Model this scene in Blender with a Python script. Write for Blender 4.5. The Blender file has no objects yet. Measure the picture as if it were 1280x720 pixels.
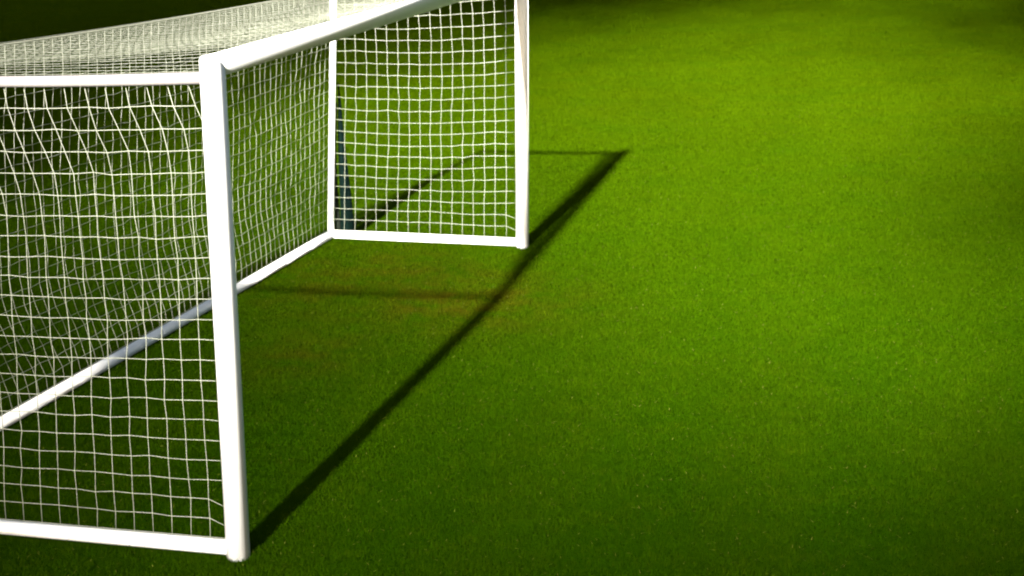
import bpy, bmesh, math, random
import numpy as np
from mathutils import Vector, Matrix

random.seed(4)
rng = np.random.default_rng(11)
scene = bpy.context.scene
COL = scene.collection

# ------------------------------------------------------------------ measures (metres)
R_POST = 0.061          # posts and crossbar are round tubes
W = 7.055               # near post axis to far post axis
H = 2.44                # underside of the crossbar
ZB = H + 0.0495         # crossbar axis
DN, DF = 2.282, 1.884   # depth at ground, near and far end
LEAN = 0.109            # back poles lean forward at the top
HB = 2.356              # height of the back poles
BAR = 0.080             # round base bars
SUN_AZ, SUN_EL = 0.0350, 0.4345     # light travels towards +Y and a little +X
GROUND = -0.018
CAM = Vector((2.963, -6.9386, 3.3476))
YAW, PITCH, ROLL, FPX = -0.2156, 0.2568, -0.0054, 1955.9


# ------------------------------------------------------------------ helpers
def link(o, parent=None):
    COL.objects.link(o)
    if parent:
        o.parent = parent
    return o


def obj(name, bm, mat, parent=None, smooth=True):
    bmesh.ops.recalc_face_normals(bm, faces=bm.faces[:])
    me = bpy.data.meshes.new(name)
    bm.to_mesh(me)
    bm.free()
    if smooth:
        for p in me.polygons:
            p.use_smooth = True
    me.materials.append(mat)
    return link(bpy.data.objects.new(name, me), parent)


def thing(name, label, cat, loc=(0, 0, 0), group=None):
    o = bpy.data.objects.new(name, None)
    o.empty_display_size = 0.3
    o.location = loc
    o['label'] = label
    o['category'] = cat
    if group:
        o['group'] = group
    return link(o)


def frame_of(d):
    d = d.normalized()
    up = Vector((0, 0, 1)) if abs(d.z) < 0.9 else Vector((0, 1, 0))
    a = d.cross(up).normalized()
    return a, a.cross(d).normalized()


def tube(bm, pts, r, n=6, cap=True):
    """tube along a polyline; r is one radius or one per point"""
    pts = [Vector(p) for p in pts]
    rs = r if hasattr(r, '__len__') else [r] * len(pts)
    rings = []
    for i, p in enumerate(pts):
        d = pts[min(i + 1, len(pts) - 1)] - pts[max(i - 1, 0)]
        a, b = frame_of(d)
        rings.append([bm.verts.new(p + (a * math.cos(2 * math.pi * k / n) + b * math.sin(2 * math.pi * k / n)) * rs[i])
                      for k in range(n)])
    for A, B in zip(rings, rings[1:]):
        for k in range(n):
            bm.faces.new((A[k], A[(k + 1) % n], B[(k + 1) % n], B[k]))
    if cap:
        bm.faces.new(rings[0])
        bm.faces.new(rings[-1][::-1])


def mitre_tube(bm, p0, p1, r, n0, n1, n=40):
    """round tube from p0 to p1 whose two ends are cut by planes with normals n0, n1"""
    p0, p1 = Vector(p0), Vector(p1)
    d = (p1 - p0).normalized()
    a, b = frame_of(d)
    rings = []
    for p, nn in ((p0, Vector(n0)), (p1, Vector(n1))):
        ring = []
        for k in range(n):
            q = p + (a * math.cos(2 * math.pi * k / n) + b * math.sin(2 * math.pi * k / n)) * r
            t = (p - q).dot(nn) / d.dot(nn)
            ring.append(bm.verts.new(q + d * t))
        rings.append(ring)
    for k in range(n):
        bm.faces.new((rings[0][k], rings[0][(k + 1) % n], rings[1][(k + 1) % n], rings[1][k]))
    bm.faces.new(rings[0])
    bm.faces.new(rings[1][::-1])


def beam(bm, p0, p1, w, h, n0, n1, bev=None):
    """rounded square bar along the ground with cut ends"""
    p0, p1 = Vector(p0), Vector(p1)
    d = (p1 - p0).normalized()
    side = d.cross(Vector((0, 0, 1))).normalized()
    bev = w / 2 - 0.0005
    prof = []
    for sx, sz, a0 in ((1, 1, 0), (-1, 1, 90), (-1, -1, 180), (1, -1, 270)):
        for k in range(4):
            a = math.radians(a0 + 30 * k)
            prof.append((sx * 0.0005 + bev * math.cos(a), sz * 0.0005 + bev * math.sin(a)))
    rings = []
    for p, nn in ((p0, Vector(n0)), (p1, Vector(n1))):
        ring = []
        for x, z in prof:
            q = p + side * x + Vector((0, 0, z))
            t = (p - q).dot(nn) / d.dot(nn)
            ring.append(bm.verts.new(q + d * t))
        rings.append(ring)
    m = len(prof)
    for k in range(m):
        bm.faces.new((rings[0][k], rings[0][(k + 1) % m], rings[1][(k + 1) % m], rings[1][k]))
    bm.faces.new(rings[0])
    bm.faces.new(rings[1][::-1])


# ------------------------------------------------------------------ materials
def new_mat(name):
    m = bpy.data.materials.new(name)
    m.use_nodes = True
    nt = m.node_tree
    b = nt.nodes['Principled BSDF']
    return m, nt, b


def N(nt, kind, **kw):
    n = nt.nodes.new(kind)
    for k, v in kw.items():
        setattr(n, k, v)
    return n


def noise(nt, scale, detail=3.0, rough=0.55, vec=None):
    n = N(nt, 'ShaderNodeTexNoise')
    n.inputs['Scale'].default_value = scale
    n.inputs['Detail'].default_value = detail
    n.inputs['Roughness'].default_value = rough
    if vec is not None:
        nt.links.new(vec, n.inputs['Vector'])
    return n.outputs['Fac']


def ramp(nt, fac, stops):
    r = N(nt, 'ShaderNodeValToRGB')
    el = r.color_ramp.elements
    while len(el) < len(stops):
        el.new(0.5)
    for e, (p, c) in zip(el, stops):
        e.position = p
        e.color = (*c, 1) if len(c) == 3 else c
    nt.links.new(fac, r.inputs['Fac'])
    return r.outputs['Color']


def mixc(nt, fac, a, b, mode='MIX'):
    m = N(nt, 'ShaderNodeMix', data_type='RGBA', blend_type=mode)
    for s, v in ((m.inputs[0], fac), (m.inputs[6], a), (m.inputs[7], b)):
        if hasattr(v, 'is_output'):
            nt.links.new(v, s)
        elif hasattr(v, '__len__'):
            s.default_value = (*v, 1)
        else:
            s.default_value = v
    return m.outputs[2]


def math_(nt, op, a, b=None, clamp=False):
    m = N(nt, 'ShaderNodeMath', operation=op, use_clamp=clamp)
    for s, v in ((m.inputs[0], a), (m.inputs[1], b)):
        if v is None:
            continue
        if hasattr(v, 'is_output'):
            nt.links.new(v, s)
        else:
            s.default_value = v
    return m.outputs[0]


def painted(name, base, rough=0.38, dirt=0.5):
    m, nt, b = new_mat(name)
    pos = N(nt, 'ShaderNodeNewGeometry').outputs['Position']
    f = noise(nt, 5.0, 6, 0.65, pos)
    g = noise(nt, 60.0, 3, 0.6, pos)
    dirty = tuple(c * k for c, k in zip(base, (0.80, 0.80, 0.74)))
    c = mixc(nt, math_(nt, 'MULTIPLY', ramp_val(nt, f, 0.52, 0.75), dirt), base, dirty)
    c = mixc(nt, math_(nt, 'MULTIPLY', ramp_val(nt, g, 0.62, 0.75), 0.25 * dirt), c, tuple(x * 0.6 for x in base))
    nt.links.new(c, b.inputs['Base Color'])
    nt.links.new(math_(nt, 'ADD', math_(nt, 'MULTIPLY', f, 0.25), rough - 0.1), b.inputs['Roughness'])
    bp = N(nt, 'ShaderNodeBump')
    bp.inputs['Strength'].default_value = 0.08
    bp.inputs['Distance'].default_value = 0.002
    nt.links.new(g, bp.inputs['Height'])
    nt.links.new(bp.outputs['Normal'], b.inputs['Normal'])
    return m


def ramp_val(nt, fac, a, b):
    mr = N(nt, 'ShaderNodeMapRange')
    mr.clamp = True
    mr.inputs['From Min'].default_value = a
    mr.inputs['From Max'].default_value = b
    nt.links.new(fac, mr.inputs['Value'])
    return mr.outputs['Result']


def turf_colour(nt, blade):
    """colour of the turf by place: mottled greens, faint mowing stripes, worn goalmouth"""
    geo = N(nt, 'ShaderNodeNewGeometry')
    pos = geo.outputs['Position']
    sep = N(nt, 'ShaderNodeSeparateXYZ')
    nt.links.new(pos, sep.inputs[0])
    flat = N(nt, 'ShaderNodeCombineXYZ')
    nt.links.new(sep.outputs[0], flat.inputs[0])
    nt.links.new(sep.outputs[1], flat.inputs[1])
    p = flat.outputs[0]
    G2, G3 = (0.0215, 0.045, 0.0003), (0.0105, 0.0355, 0.0003)
    # greener behind and in front of the near post, yellower towards midfield
    yellow_mix = ramp_val(nt, math_(nt, 'ADD', sep.outputs[1], math_(nt, 'MULTIPLY', noise(nt, 0.3, 3, 0.6, p), 6.0)), 2.0, 20.0)
    g1 = mixc(nt, yellow_mix, (0.0118, 0.0410, 0.0002), (0.0228, 0.0415, 0.0002))
    c = mixc(nt, math_(nt, 'MULTIPLY', ramp_val(nt, noise(nt, 0.16, 3, 0.6, p), 0.35, 0.66), 0.5), g1, G2)
    c = mixc(nt, math_(nt, 'MULTIPLY', ramp_val(nt, noise(nt, 1.1, 4, 0.62, p), 0.45, 0.75), 0.4), c, G3)
    # mowing: bands across the pitch, soft edged
    wav = math_(nt, 'SINE', math_(nt, 'MULTIPLY', math_(nt, 'ADD', sep.outputs[0], math_(nt, 'MULTIPLY', noise(nt, 0.5, 2, 0.5, p), 0.5)), 5.1))
    c = mixc(nt, math_(nt, 'MULTIPLY', ramp_val(nt, wav, -0.5, 0.5), 0.2), c, G2)
    # worn turf in the goalmouth
    worn = None
    for cx, cy, sx, sy, k in ((-0.1, 5.1, 0.85, 0.95, 1.0), (-1.0, 5.6, 1.1, 1.2, 0.75), (-0.9, 3.4, 0.5, 0.7, 0.6), (0.5, 5.2, 0.5, 0.8, 0.35)):
        dx = math_(nt, 'DIVIDE', math_(nt, 'SUBTRACT', sep.outputs[0], cx), sx)
        dy = math_(nt, 'DIVIDE', math_(nt, 'SUBTRACT', sep.outputs[1], cy), sy)
        r2 = math_(nt, 'ADD', math_(nt, 'MULTIPLY', dx, dx), math_(nt, 'MULTIPLY', dy, dy))
        e = math_(nt, 'MULTIPLY', math_(nt, 'EXPONENT', math_(nt, 'MULTIPLY', r2, -1.0)), k)
        worn = e if worn is None else math_(nt, 'MAXIMUM', worn, e)
    wn = math_(nt, 'MULTIPLY', worn, ramp_val(nt, noise(nt, 2.6, 5, 0.7, p), 0.36, 0.62))
    c = mixc(nt, math_(nt, 'MULTIPLY', wn, 0.85), c, (0.040, 0.032, 0.0015))
    if blade:
        at = N(nt, 'ShaderNodeAttribute', attribute_name='tint')
        t = at.outputs['Fac']
        c = mixc(nt, math_(nt, 'MULTIPLY', ramp_val(nt, t, 0.55, 0.95), 0.5), c, (0.042, 0.070, 0.001))
        c = mixc(nt, math_(nt, 'MULTIPLY', ramp_val(nt, t, 0.45, 0.0), 0.45), c, (0.008, 0.023, 0.0003))
        c = mixc(nt, ramp_val(nt, t, 0.985, 0.99), c, (0.085, 0.105, 0.014))
    else:
        c = mixc(nt, math_(nt, 'MULTIPLY', ramp_val(nt, noise(nt, 28, 3, 0.7, p), 0.4, 0.7), 0.35), c, (0.013, 0.032, 0.0006))
        c = mixc(nt, math_(nt, 'MULTIPLY', ramp_val(nt, noise(nt, 90, 2, 0.6, p), 0.5, 0.72), 0.3), c, (0.032, 0.060, 0.001))
    return c, p


M_WHITE = painted('white_paint', (0.84, 0.84, 0.83))
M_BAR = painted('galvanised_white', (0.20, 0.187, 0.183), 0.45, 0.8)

M_NET, nt, b = new_mat('net_cord')
pos = N(nt, 'ShaderNodeNewGeometry').outputs['Position']
nt.links.new(mixc(nt, ramp_val(nt, noise(nt, 3.0, 4, 0.6, pos), 0.35, 0.7), (0.225, 0.238, 0.185), (0.165, 0.178, 0.130)), b.inputs['Base Color'])
b.inputs['Roughness'].default_value = 0.7

M_ROPE, nt, b = new_mat('edge_rope')
nt.links.new(mixc(nt, noise(nt, 30, 3), (0.28, 0.29, 0.22), (0.2, 0.2, 0.15)), b.inputs['Base Color'])
b.inputs['Roughness'].default_value = 0.8

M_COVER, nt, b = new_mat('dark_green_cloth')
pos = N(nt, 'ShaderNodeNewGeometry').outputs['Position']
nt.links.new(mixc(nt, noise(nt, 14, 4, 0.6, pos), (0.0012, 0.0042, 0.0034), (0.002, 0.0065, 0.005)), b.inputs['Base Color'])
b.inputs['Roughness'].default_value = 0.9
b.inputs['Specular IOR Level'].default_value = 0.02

M_COVER_LIT, nt, b = new_mat('lit_cover_cloth')  # highlit left side of the cover, its light put into a paler colour
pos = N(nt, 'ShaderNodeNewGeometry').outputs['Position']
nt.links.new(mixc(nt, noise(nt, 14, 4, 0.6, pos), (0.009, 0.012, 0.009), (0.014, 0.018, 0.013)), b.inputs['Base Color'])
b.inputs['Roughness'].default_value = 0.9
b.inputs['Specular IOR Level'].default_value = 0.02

M_GROUND, nt, b = new_mat('turf_ground')
c, p = turf_colour(nt, False)
nt.links.new(c, b.inputs['Base Color'])
b.inputs['Roughness'].default_value = 0.9
b.inputs['Specular IOR Level'].default_value = 0.0
bp = N(nt, 'ShaderNodeBump')
bp.inputs['Strength'].default_value = 0.8
bp.inputs['Distance'].default_value = 0.03
nt.links.new(noise(nt, 40, 4, 0.7, p), bp.inputs['Height'])
nt.links.new(bp.outputs['Normal'], b.inputs['Normal'])

M_GRASS, nt, b = new_mat('grass_blades')
c, p = turf_colour(nt, True)
nt.links.new(c, b.inputs['Base Color'])
b.inputs['Roughness'].default_value = 0.6
b.inputs['Specular IOR Level'].default_value = 0.0
tr = N(nt, 'ShaderNodeBsdfTranslucent')
nt.links.new(c, tr.inputs['Color'])
mx = N(nt, 'ShaderNodeMixShader')
mx.inputs[0].default_value = 0.25
nt.links.new(b.outputs[0], mx.inputs[1])
nt.links.new(tr.outputs[0], mx.inputs[2])
nt.links.new(mx.outputs[0], nt.nodes['Material Output'].inputs['Surface'])

M_BARK, nt, b = new_mat('shade_pine_bark')
pos = N(nt, 'ShaderNodeNewGeometry').outputs['Position']
nt.links.new(mixc(nt, noise(nt, 6, 5, 0.7, pos), (0.10, 0.06, 0.035), (0.20, 0.13, 0.085)), b.inputs['Base Color'])
b.inputs['Roughness'].default_value = 0.9
M_NEEDLE, nt, b = new_mat('shade_pine_needles')
pos = N(nt, 'ShaderNodeNewGeometry').outputs['Position']
nt.links.new(mixc(nt, noise(nt, 0.8, 4, 0.6, pos), (0.02, 0.045, 0.012), (0.05, 0.09, 0.02)), b.inputs['Base Color'])
b.inputs['Roughness'].default_value = 0.7

# ------------------------------------------------------------------ ground and grass
bm = bmesh.new()
S = 260
gv = {}
for i in range(27):
    for j in range(27):
        gv[i, j] = bm.verts.new((-S + i * 20, -S + 40 + j * 20, GROUND))
for i in range(26):
    for j in range(26):
        bm.faces.new((gv[i, j], gv[i + 1, j], gv[i + 1, j + 1], gv[i, j + 1]))
ground = obj('ground', bm, M_GROUND, smooth=False)
ground['kind'] = 'structure'


TAB = rng.uniform(-0.5, 0.5, (256, 256))


def value_noise(x, y):
    xi, yi = np.floor(x).astype(int), np.floor(y).astype(int)
    fx, fy = x - xi, y - yi
    fx, fy = fx * fx * (3 - 2 * fx), fy * fy * (3 - 2 * fy)
    g = lambda a, b: TAB[a & 255, b & 255]
    return ((g(xi, yi) * (1 - fx) + g(xi + 1, yi) * fx) * (1 - fy)
            + (g(xi, yi + 1) * (1 - fx) + g(xi + 1, yi + 1) * fx) * fy)


def clump(x, y):
    return 0.55 * value_noise(x / 0.11, y / 0.11) + 0.45 * value_noise(x / 0.034 + 7, y / 0.034)


def grass_mesh():
    P, T = [], []
    half = 0.40
    d0, d1 = 6.6, 62.0
    ds = np.linspace(d0, d1, 240)
    for a, bb in zip(ds, ds[1:]):
        d = 0.5 * (a + bb)
        w = 0.0042 + 0.00050 * max(d - 7, 0)
        h = 0.020 + 0.00045 * max(d - 7, 0)
        area = 2 * half * d * (bb - a)
        n = int(area * 0.85 / (w * h * 0.5))
        dd = rng.uniform(a, bb, n)
        th = YAW + rng.uniform(-half, half, n)
        x = CAM.x + dd * np.sin(th)
        y = CAM.y + dd * np.cos(th)
        hh = h * rng.uniform(0.6, 1.25, n) * (1 + 0.9 * clump(x, y))
        ww = w * rng.uniform(0.6, 1.3, n)
        phi = rng.uniform(0, 2 * np.pi, n)
        lean_dir = rng.uniform(0, 2 * np.pi, n)
        lean = hh * np.abs(rng.normal(0, 1.0, n))
        cx, sx = np.cos(phi) * ww / 2, np.sin(phi) * ww / 2
        z0 = np.full(n, GROUND)
        v0 = np.stack([x - cx, y - sx, z0], 1)
        v1 = np.stack([x + cx, y + sx, z0], 1)
        v2 = np.stack([x + lean * np.cos(lean_dir), y + lean * np.sin(lean_dir), GROUND + hh], 1)
        P.append(np.stack([v0, v1, v2], 1).reshape(-1, 3))
        near = min(1.0, 9.0 / d)
        cl = clump(x, y) * near
        T.append(np.clip((0.25 + 0.3 * near) * (rng.uniform(0, 1, n) - 0.5) + 0.5 + 0.6 * cl, 0, 1) * 0.98 + 0.02 * (rng.uniform(0, 1, n) > 0.9985))
    # clippings and bent blades lying flat on the sward
    n = 14000
    d = rng.uniform(7, 24, n)
    th = YAW + rng.uniform(-half, half, n)
    x, y = CAM.x + d * np.sin(th), CAM.y + d * np.cos(th)
    a = rng.uniform(0, 2 * np.pi, n)
    L = rng.uniform(0.012, 0.034, n)
    ww = rng.uniform(0.0015, 0.0030, n)
    z = np.full(n, GROUND + 0.022) + rng.uniform(0, 0.006, n)
    P.append(np.stack([np.stack([x - np.sin(a) * ww, y + np.cos(a) * ww, z], 1), np.stack([x + np.sin(a) * ww, y - np.cos(a) * ww, z], 1),
                       np.stack([x + np.cos(a) * L, y + np.sin(a) * L, z + rng.uniform(0.0, 0.012, n)], 1)], 1).reshape(-1, 3))
    T.append(np.where(rng.uniform(0, 1, n) < 0.5, 1.0, 0.96))
    # longer uncut blades where the mower cannot reach: along the bars and round the posts
    for (ax, ay), (bx, by) in (((0, 0), (-DN, 0)), ((-DN, 0), (-DF, W)), ((0, W), (-DF, W)), ((0.02, -0.02), (-0.02, 0.02)), ((0.02, W - 0.02), (-0.02, W + 0.02))):
        ln = math.hypot(bx - ax, by - ay)
        n = int(700 * max(ln, 0.35))
        t = rng.uniform(0, 1, n)
        off = rng.choice([-1, 1], n) * rng.uniform(0.036, 0.085, n)
        if ln < 0.1:
            an = rng.uniform(0, 2 * np.pi, n)
            x, y = ax + np.cos(an) * rng.uniform(0.055, 0.1, n), ay + np.sin(an) * rng.uniform(0.055, 0.1, n)
        else:
            x = ax + (bx - ax) * t - (by - ay) / ln * off
            y = ay + (by - ay) * t + (bx - ax) / ln * off
        hh = 0.016 + 0.026 * rng.uniform(0, 1, n) ** 2
        phi = rng.uniform(0, 2 * np.pi, n)
        ld = rng.uniform(0, 2 * np.pi, n)
        le = hh * np.abs(rng.normal(0, 0.5, n))
        z0 = np.full(n, GROUND)
        cx, sx = np.cos(phi) * 0.0022, np.sin(phi) * 0.0022
        P.append(np.stack([np.stack([x - cx, y - sx, z0], 1), np.stack([x + cx, y + sx, z0], 1),
                           np.stack([x + le * np.cos(ld), y + le * np.sin(ld), GROUND + hh], 1)], 1).reshape(-1, 3))
        T.append(rng.uniform(0.1, 0.8, n))
    P = np.concatenate(P).astype(np.float32)
    T = np.concatenate(T).astype(np.float32)
    n = len(T)
    print('grass blades', n)
    me = bpy.data.meshes.new('grass')
    me.vertices.add(n * 3)
    me.vertices.foreach_set('co', P.ravel())
    me.loops.add(n * 3)
    me.loops.foreach_set('vertex_index', np.arange(n * 3, dtype=np.int32))
    me.polygons.add(n)
    me.polygons.foreach_set('loop_start', np.arange(0, n * 3, 3, dtype=np.int32))
    me.update(calc_edges=True)
    at = me.attributes.new('tint', 'FLOAT', 'FACE')
    at.data.foreach_set('value', T)
    me.materials.append(M_GRASS)
    return me


grass = link(bpy.data.objects.new('grass', grass_mesh()))
grass['kind'] = 'stuff'
grass['label'] = 'short mown green grass covering the whole pitch'
grass['category'] = 'grass'

# ------------------------------------------------------------------ the goal frame
goal = thing('football_goal', 'full size white metal football goal with a white box net standing on the mown pitch', 'goal')

for y, s in ((0.0, 1), (W, -1)):
    bm = bmesh.new()
    n = 40
    mitre_tube(bm, (0, y, GROUND - 0.01), (0, y, ZB), R_POST, (0, 0, 1), (0, s, 1), n)
    obj('post', bm, M_WHITE, goal)
bm = bmesh.new()
mitre_tube(bm, (-0.004, 0, ZB), (-0.004, W, ZB), 0.0565, (0, 1, 1), (0, -1, 1))
obj('crossbar', bm, M_WHITE, goal)

zb = BAR / 2 - 0.008
CN, CF = Vector((-DN, 0, zb)), Vector((-DF, W, zb))
db = (CF - CN).normalized()
nN = (db + Vector((1, 0, 0))).normalized()      # mitre planes of the base corners
nF = (db + Vector((-1, 0, 0))).normalized()
bm = bmesh.new()
beam(bm, (-R_POST * 0.8, 0, zb), CN, BAR, BAR, (1, 0, 0), (Vector((-1, 0, 0)) + db).normalized())
obj('base_bar', bm, M_WHITE, goal)
bm = bmesh.new()
beam(bm, (-R_POST * 0.8, W, zb), CF, BAR, BAR, (1, 0, 0), (Vector((-1, 0, 0)) - db).normalized())
obj('base_bar', bm, M_WHITE, goal)
bm = bmesh.new()
# the long rear bar is bowed a little by the pull of the net
mid = []
K = 12
side = Vector((0, 0, 1)).cross(db) * -1
for k in range(K + 1):
    t = k / K
    mid.append(CN.lerp(CF, t) + Vector((1, 0, 0)) * 0.022 * math.sin(math.pi * t))
for k in range(K):
    d0 = (mid[k + 1] - mid[k]).normalized()
    n0 = ((d0 + (mid[k] - mid[k - 1]).normalized()) if k else Vector((1, 0, 0)) + db).normalized()
    n1 = ((d0 + (mid[k + 2] - mid[k + 1]).normalized()) if k < K - 1 else Vector((-1, 0, 0)) + db).normalized()
    if k == 0:
        n0 = (Vector((-1, 0, 0)) + db).normalized()
    if k == K - 1:
        n1 = (Vector((1, 0, 0)) + db).normalized()
    beam(bm, mid[k], mid[k + 1], BAR, BAR, n0, n1)
bmesh.ops.remove_doubles(bm, verts=bm.verts[:], dist=0.0005)
obj('base_bar', bm, M_WHITE, goal)

TN, TF = Vector((-DN + 0.03, 0, HB + 0.042)), Vector((-DF + LEAN, W, HB))
for c0, t0 in ((CN + Vector((-0.085, 0, 0)), TN + Vector((-0.06, 0, 0))), (CF, TF)):
    bm = bmesh.new()
    d = (t0 - c0).normalized()
    tube(bm, [c0 + Vector((0, 0, 0.0315)), t0 + d * 0.02, t0 + d * 0.032], [0.032, 0.032, 0.024], 20)
    obj('back_pole', bm, M_WHITE, goal)
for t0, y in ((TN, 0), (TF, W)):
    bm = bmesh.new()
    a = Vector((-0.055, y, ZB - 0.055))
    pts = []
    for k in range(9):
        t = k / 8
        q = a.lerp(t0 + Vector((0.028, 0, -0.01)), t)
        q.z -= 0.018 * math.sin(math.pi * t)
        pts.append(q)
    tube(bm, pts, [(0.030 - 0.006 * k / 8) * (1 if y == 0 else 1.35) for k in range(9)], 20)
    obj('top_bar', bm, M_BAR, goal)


# ------------------------------------------------------------------ the net
RC = 0.0021         # cord radius
CELL = 0.103


def smooth(t):
    t = min(max(t, 0.0), 1.0)
    return t * t * (3 - 2 * t)


def net_panel(name, nu, nv, F, jit, rc=RC, wob=None):
    """square mesh of cords: knots F(u, v) with u, v in 0..1; every cord is a thin tube with small knots"""
    K = {}
    lo = [[random.uniform(-1, 1) for _ in range(4)] for _ in range(6)]
    for i in range(nu + 1):
        for j in range(nv + 1):
            u, v = i / nu, j / nv
            q = F(u, v)
            e = min(1.0, min(u, 1 - u) * nu / 1.5) * min(1.0, min(v, 1 - v) * nv / 1.5)
            k = jit * e
            q = q + Vector((random.gauss(0, k), random.gauss(0, k), random.gauss(0, k)))
            for a in lo:
                s = math.sin(a[0] * 14 * u + a[1] * 14 * v + a[2] * 6) * k * 0.9
                q += Vector((a[3], -a[0], a[1])) * s
            K[i, j] = q
    bm = bmesh.new()
    for i in range(nu + 1):
        tube(bm, [K[i, j] for j in range(nv + 1)], rc, 5)
    for j in range(nv + 1):
        tube(bm, [K[i, j] + Vector((0, 0, 0.0006)) for i in range(nu + 1)], rc, 5)
    for i in range(1, nu):
        for j in range(1, nv):
            if rc < 0.0015:
                continue
            q, e = K[i, j], rc * 1.6            # small octahedral knot
            o = [bm.verts.new(q + Vector(d) * e) for d in ((1, 0, 0), (0, 1, 0), (-1, 0, 0), (0, -1, 0), (0, 0, 1), (0, 0, -1))]
            for a in range(4):
                bm.faces.new((o[a], o[(a + 1) % 4], o[4]))
                bm.faces.new((o[(a + 1) % 4], o[a], o[5]))
    return obj(name, bm, M_NET, goal)


def side_net(y, depth, tb, sk):
    zt0, zt1 = ZB - 0.085, tb.z - 0.035

    def F(u, v):
        zt = zt0 + (zt1 - zt0) * u - 0.018 * math.sin(math.pi * u)
        z = BAR - 0.01 + (zt - BAR + 0.01) * v
        xb = -0.052 - u * (depth - 0.075)
        x = xb + LEAN * u * v * 0.9
        ln = 0.25 + 0.75 * u
        g = smooth((z - (zt - ln)) / ln)
        x -= sk * (0.085 + 0.15 * u) * g * (1 - smooth((u - 0.86) / 0.14))
        # net hangs slightly slack between the bars and is drawn in at the foot of the post
        z -= 0.03 * math.sin(math.pi * u) * math.sin(math.pi * v)
        if u < 0.03 and 0 < v < 0.12:
            z -= 0.045
        yy = y + (0.02 + 0.03 * math.sin(math.pi * v) * math.sin(math.pi * u))
        return Vector((x, yy, z))
    return F


net_panel('side_net', 21, 22, side_net(0.0, DN, TN, 1.0), 0.003)
net_panel('side_net', 17, 21, side_net(W, DF, TF, 0.12), 0.003)


def rope_pt(t):
    q = TN.lerp(TF, t)
    q.z -= 0.035 * 4 * t * (1 - t)
    q.x -= 0.12 * (1 - t) * smooth(t / 0.12)
    return q


def back(u, v):
    top = rope_pt(u)
    lo = CN.lerp(CF, u) + Vector((-0.03 + 0.022 * math.sin(math.pi * u), 0, zb + 0.004))
    q = lo.lerp(top, v)
    bag = math.sin(math.pi * u) ** 0.7 * math.sin(math.pi * v)
    q.x -= 0.27 * (1 - u) * smooth(u / 0.12) * smooth(v / 0.35) * (1 - 0.6 * v)
    q.z -= 0.10 * bag
    q.x -= 0.03 * bag
    q.y += 0.05 * math.sin(u * 9 + 2) * math.sin(math.pi * v)
    return q


net_panel('back_net', 68, 22, back, 0.004, 0.0020)


def roof(u, v):          # u along the crossbar, v towards the back
    a = Vector((-0.045, W * u, ZB + 0.030))
    bq = rope_pt(u)
    q = a.lerp(bq, v)
    q.z -= 0.05 * math.sin(math.pi * v) * math.sin(math.pi * u) ** 0.6
    # the edges are laced to the sloping top bars
    e = min(u, 1 - u)
    zt = (TN if u < 0.5 else TF).z
    bar = (ZB - 0.055) * (1 - v) + (zt - 0.01) * v + 0.034 - 0.018 * math.sin(math.pi * v)
    k = 1 - smooth(e / 0.11)
    q.z += (bar - q.z) * k
    return q


net_panel('roof_net', 68, 21, roof, 0.001, 0.00095)


def hem(u, v):
    # slack of the roof net gathered in loose folds along the crossbar
    q = roof(0.06 + 0.94 * u, 0.012 + 0.085 * v * smooth(u / 0.45 + 0.12))
    q.z += 0.018 * math.sin(v * 22 + 3 * u) * math.sin(math.pi * v) - 0.008
    q.y += 0.02 * math.sin(v * 9 + u * 40)
    return q


h = net_panel('net_hem', 170, 24, hem, 0.003, 0.0025)
h['label'] = 'denser folds of slack net gathered along the crossbar'

bm = bmesh.new()
tube(bm, [rope_pt(k / 30) for k in range(31)], 0.0055, 8)
obj('edge_rope', bm, M_ROPE, goal)

# ------------------------------------------------------------------ cloth cover beside the far back pole
cover = thing('pole_cover', 'dark green tapering cloth cover standing behind the side net beside the rear pole', 'cover', (-1.80, W + 0.12, GROUND))


def drape(bm, x0, x1, top, k0, k1, ph):
    rows = 16
    nseg = 18
    rings = []
    for j in range(rows + 1):
        t = j / rows
        wid = (1 - t) ** 0.75
        xa = x0 * (0.25 + 0.75 * wid)
        xb = x0 + (x1 - x0) * (0.12 + 0.88 * wid)
        cxx, hw = (xa + xb) / 2, (xb - xa) / 2
        ring = []
        for k in range(nseg):
            a = 2 * math.pi * k / nseg
            f = 1 + 0.13 * math.sin(4 * a + ph + t * 1.6)
            ring.append(bm.verts.new((cxx + hw * f * math.cos(a) + 0.006 * math.sin(t * 7 + ph), (k0 + k1 * wid) * f * math.sin(a), 0.0 + top * t)))
        rings.append(ring)
    for A, B in zip(rings, rings[1:]):
        for k in range(nseg):
            bm.faces.new((A[k], A[(k + 1) % nseg], B[(k + 1) % nseg], B[k]))
    bm.faces.new(rings[0])
    bm.faces.new(rings[-1][::-1])


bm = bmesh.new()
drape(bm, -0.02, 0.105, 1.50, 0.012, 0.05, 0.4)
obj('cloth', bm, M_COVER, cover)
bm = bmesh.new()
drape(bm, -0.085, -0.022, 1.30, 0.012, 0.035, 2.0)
f = obj('lit_side', bm, M_COVER_LIT, cover)
f['label'] = 'left side of the dark cover, highlight put into its paler grey green'

# ------------------------------------------------------------------ unseen pines added behind the viewer, placed to darken parts of the pitch
tel = math.tan(SUN_EL)
SD = Vector((math.sin(SUN_AZ), math.cos(SUN_AZ), 0))
LD = Vector((math.cos(SUN_AZ), -math.sin(SUN_AZ), 0))
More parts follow.
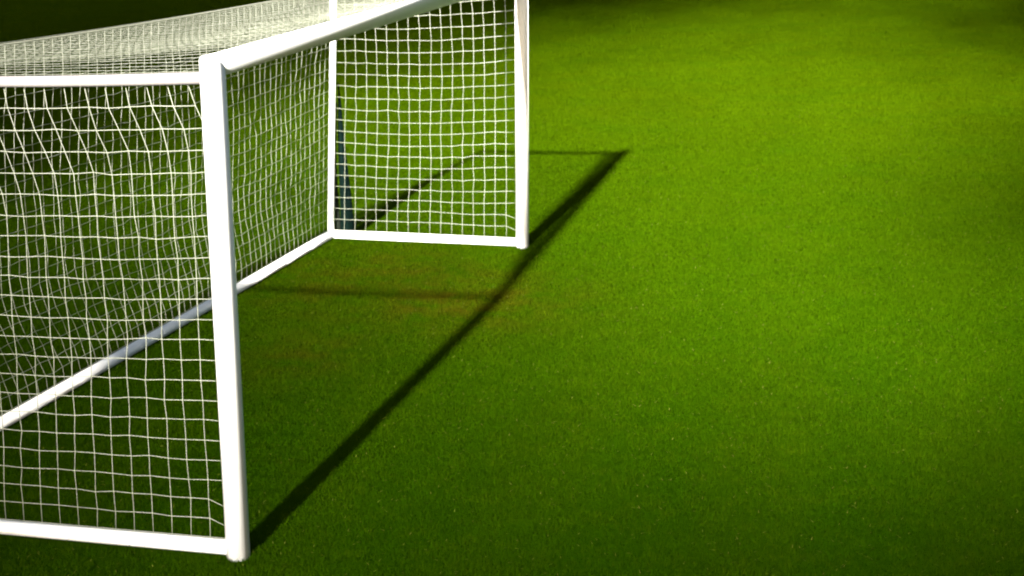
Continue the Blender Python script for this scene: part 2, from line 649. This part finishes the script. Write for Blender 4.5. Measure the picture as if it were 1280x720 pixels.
# centre of the shade on the ground (along the light, across it), half widths across and along, density
SHADE_PINES = [
    (24.0, -14.0, 5.0, 10.0, 3.66, 'added tall shade pine with the widest crown, left of the viewer out of frame'),
    (-8.0, 4.72, 2.2, 4.5, 14.5, 'added slim shade pine farthest back on the right behind the viewer'),
    (40.0, 6.0, 5.0, 10.0, 0.78, 'added thin airy shade pine nearest the viewer on the right, out of frame'),
    (-8.0, -6.0, 3.5, 7.0, 11.2, 'added dense shade pine farthest back on the left behind the viewer'),
    (10.0, 8.24, 2.2, 4.5, 4.2, 'added slim shade pine halfway back on the right behind the viewer'),
    (6.4, -11.12, 2.2, 4.5, 13.2, 'added slim dense shade pine halfway back on the left behind the viewer'),
    (48.0, -10.0, 5.0, 10.0, 6.98, 'added broad shade pine nearest the viewer on the left, out of frame'),
    (33.0, -23.0, 5.0, 10.0, 4.0, 'added broad dense shade pine at the far left of the row behind the viewer'),
    (31.2, 10.8, 3.5, 7.0, 3.88, 'added broad shade pine to the far right of the viewer, out of frame'),
]
BACKOFF = 60.0
LEAF = 0.13


def pine(S0, L0, su, ss, tau, label):  # one added tree, its crown shaped by the shade wanted on the ground
    sv = ss * math.sin(SUN_EL)              # crown half width across the light rays, vertical-ish
    base = SD * (S0 - BACKOFF) + LD * L0
    hc = BACKOFF * tel                       # height of the crown's middle
    root = thing('shade_pine', label, 'tree', (base.x, base.y, GROUND), 'added shade pines behind the viewer')
    bm = bmesh.new()
    pts, rs = [], []
    for k in range(12):
        t = k / 11
        pts.append((0.25 * math.sin(t * 3 + L0), 0.25 * math.cos(t * 2.3 + S0), -0.1 + (hc + 0.6) * t))
        rs.append(0.34 * (1 - t) ** 0.8 + 0.05)
    rs[0] = 0.46
    tube(bm, pts, rs, 12)
    top = Vector(pts[-1])
    for k in range(12):
        t = 0.78 + 0.21 * k / 11
        i = int(t * 11)
        p0 = Vector(pts[i]).lerp(Vector(pts[min(i + 1, 11)]), t * 11 - i)
        a = k * 2.4
        ln = su * (0.5 + 0.3 * ((k * 7) % 12) / 12)
        q = p0 + Vector((math.cos(a) * ln, math.sin(a) * ln * 0.6, ln * 0.35))
        tube(bm, [p0, p0.lerp(q, 0.5) + Vector((0, 0, -0.15)), q], [0.05, 0.035, 0.015], 6)
    obj('trunk', bm, M_BARK, root)
    # needle tufts: density across the light falls off smoothly from the middle
    cap = 5.0
    a_proj = LEAF * LEAF * 0.5
    box_u, box_v = 3.1 * su, 3.1 * sv
    n_try = int(min(tau, cap) * (2 * box_u) * (2 * box_v) / a_proj)
    u = rng.uniform(-box_u, box_u, n_try)
    v = rng.uniform(-box_v, box_v, n_try)
    dens = np.minimum(tau * np.exp(-0.5 * (u / su) ** 2 - 0.5 * (v / sv) ** 2), cap) / min(tau, cap)
    keep = rng.uniform(0, 1, n_try) < dens
    u, v = u[keep], v[keep]
    n = len(u)
    depth = rng.normal(0, su * 0.6, n)
    el = SUN_EL
    d3 = np.array([SD.x * math.cos(el), SD.y * math.cos(el), -math.sin(el)])
    l3 = np.array([LD.x, LD.y, 0.0])
    n3 = np.cross(l3, d3)
    if n3[2] < 0:
        n3 = -n3
    P = np.array([0, 0, hc])[None] + u[:, None] * l3 + v[:, None] * n3 + depth[:, None] * d3
    A = rng.normal(0, 1, (n, 3))
    A /= np.linalg.norm(A, axis=1)[:, None]
    B = np.cross(A, rng.normal(0, 1, (n, 3)))
    B /= np.linalg.norm(B, axis=1)[:, None]
    h = LEAF / 2 * rng.uniform(0.8, 1.2, n)[:, None]
    Q = np.stack([P - A * h - B * h, P + A * h - B * h, P + A * h + B * h, P - A * h + B * h], 1).reshape(-1, 3).astype(np.float32)
    me = bpy.data.meshes.new('crown')
    me.vertices.add(n * 4)
    me.vertices.foreach_set('co', Q.ravel())
    me.loops.add(n * 4)
    me.loops.foreach_set('vertex_index', np.arange(n * 4, dtype=np.int32))
    me.polygons.add(n)
    me.polygons.foreach_set('loop_start', np.arange(0, n * 4, 4, dtype=np.int32))
    me.update(calc_edges=True)
    me.materials.append(M_NEEDLE)
    link(bpy.data.objects.new('crown', me), root)
    print('pine', n)


for a in SHADE_PINES:
    pine(*a)

# ------------------------------------------------------------------ light
sun = bpy.data.lights.new('sun', 'SUN')
sun.energy = 5.0
sun.angle = math.radians(1.4)
sun.color = (1.0, 0.96, 0.88)
so = link(bpy.data.objects.new('sun', sun))
dirv = Vector((math.sin(SUN_AZ) * math.cos(SUN_EL), math.cos(SUN_AZ) * math.cos(SUN_EL), -math.sin(SUN_EL)))
so.rotation_euler = dirv.to_track_quat('-Z', 'Y').to_euler()
so.location = (0, -30, 20)

w = bpy.data.worlds.new('World')
scene.world = w
w.use_nodes = True
nt = w.node_tree
sky = nt.nodes.new('ShaderNodeTexSky')
sky.sky_type = 'NISHITA'
sky.sun_disc = False
sky.sun_elevation = SUN_EL
sky.sun_rotation = math.pi + SUN_AZ
sky.dust_density = 6.0
sky.ozone_density = 0.0
nt.links.new(sky.outputs['Color'], nt.nodes['Background'].inputs['Color'])
nt.nodes['Background'].inputs['Strength'].default_value = 0.017

# ------------------------------------------------------------------ camera
cam = bpy.data.cameras.new('camera')
cam.sensor_width = 36
cam.lens = FPX * 36 / 1280
cam.clip_start = 0.1
cam.clip_end = 1000
cam.dof.use_dof = True
cam.dof.focus_distance = 8.6
cam.dof.aperture_fstop = 4.5
co = link(bpy.data.objects.new('camera', cam))
fw = Vector((math.sin(YAW) * math.cos(PITCH), math.cos(YAW) * math.cos(PITCH), -math.sin(PITCH)))
r = Vector((math.cos(YAW), -math.sin(YAW), 0))
u = r.cross(fw)
r2 = r * math.cos(ROLL) + u * math.sin(ROLL)
u2 = u * math.cos(ROLL) - r * math.sin(ROLL)
m = Matrix((r2, u2, -fw)).transposed().to_4x4()
m.translation = CAM
co.matrix_world = m
scene.camera = co

scene.view_settings.view_transform = 'Standard'
scene.view_settings.look = 'None'
scene.view_settings.gamma = 1
scene.view_settings.exposure = 3.45
scene.cycles.filter_width = 2.0
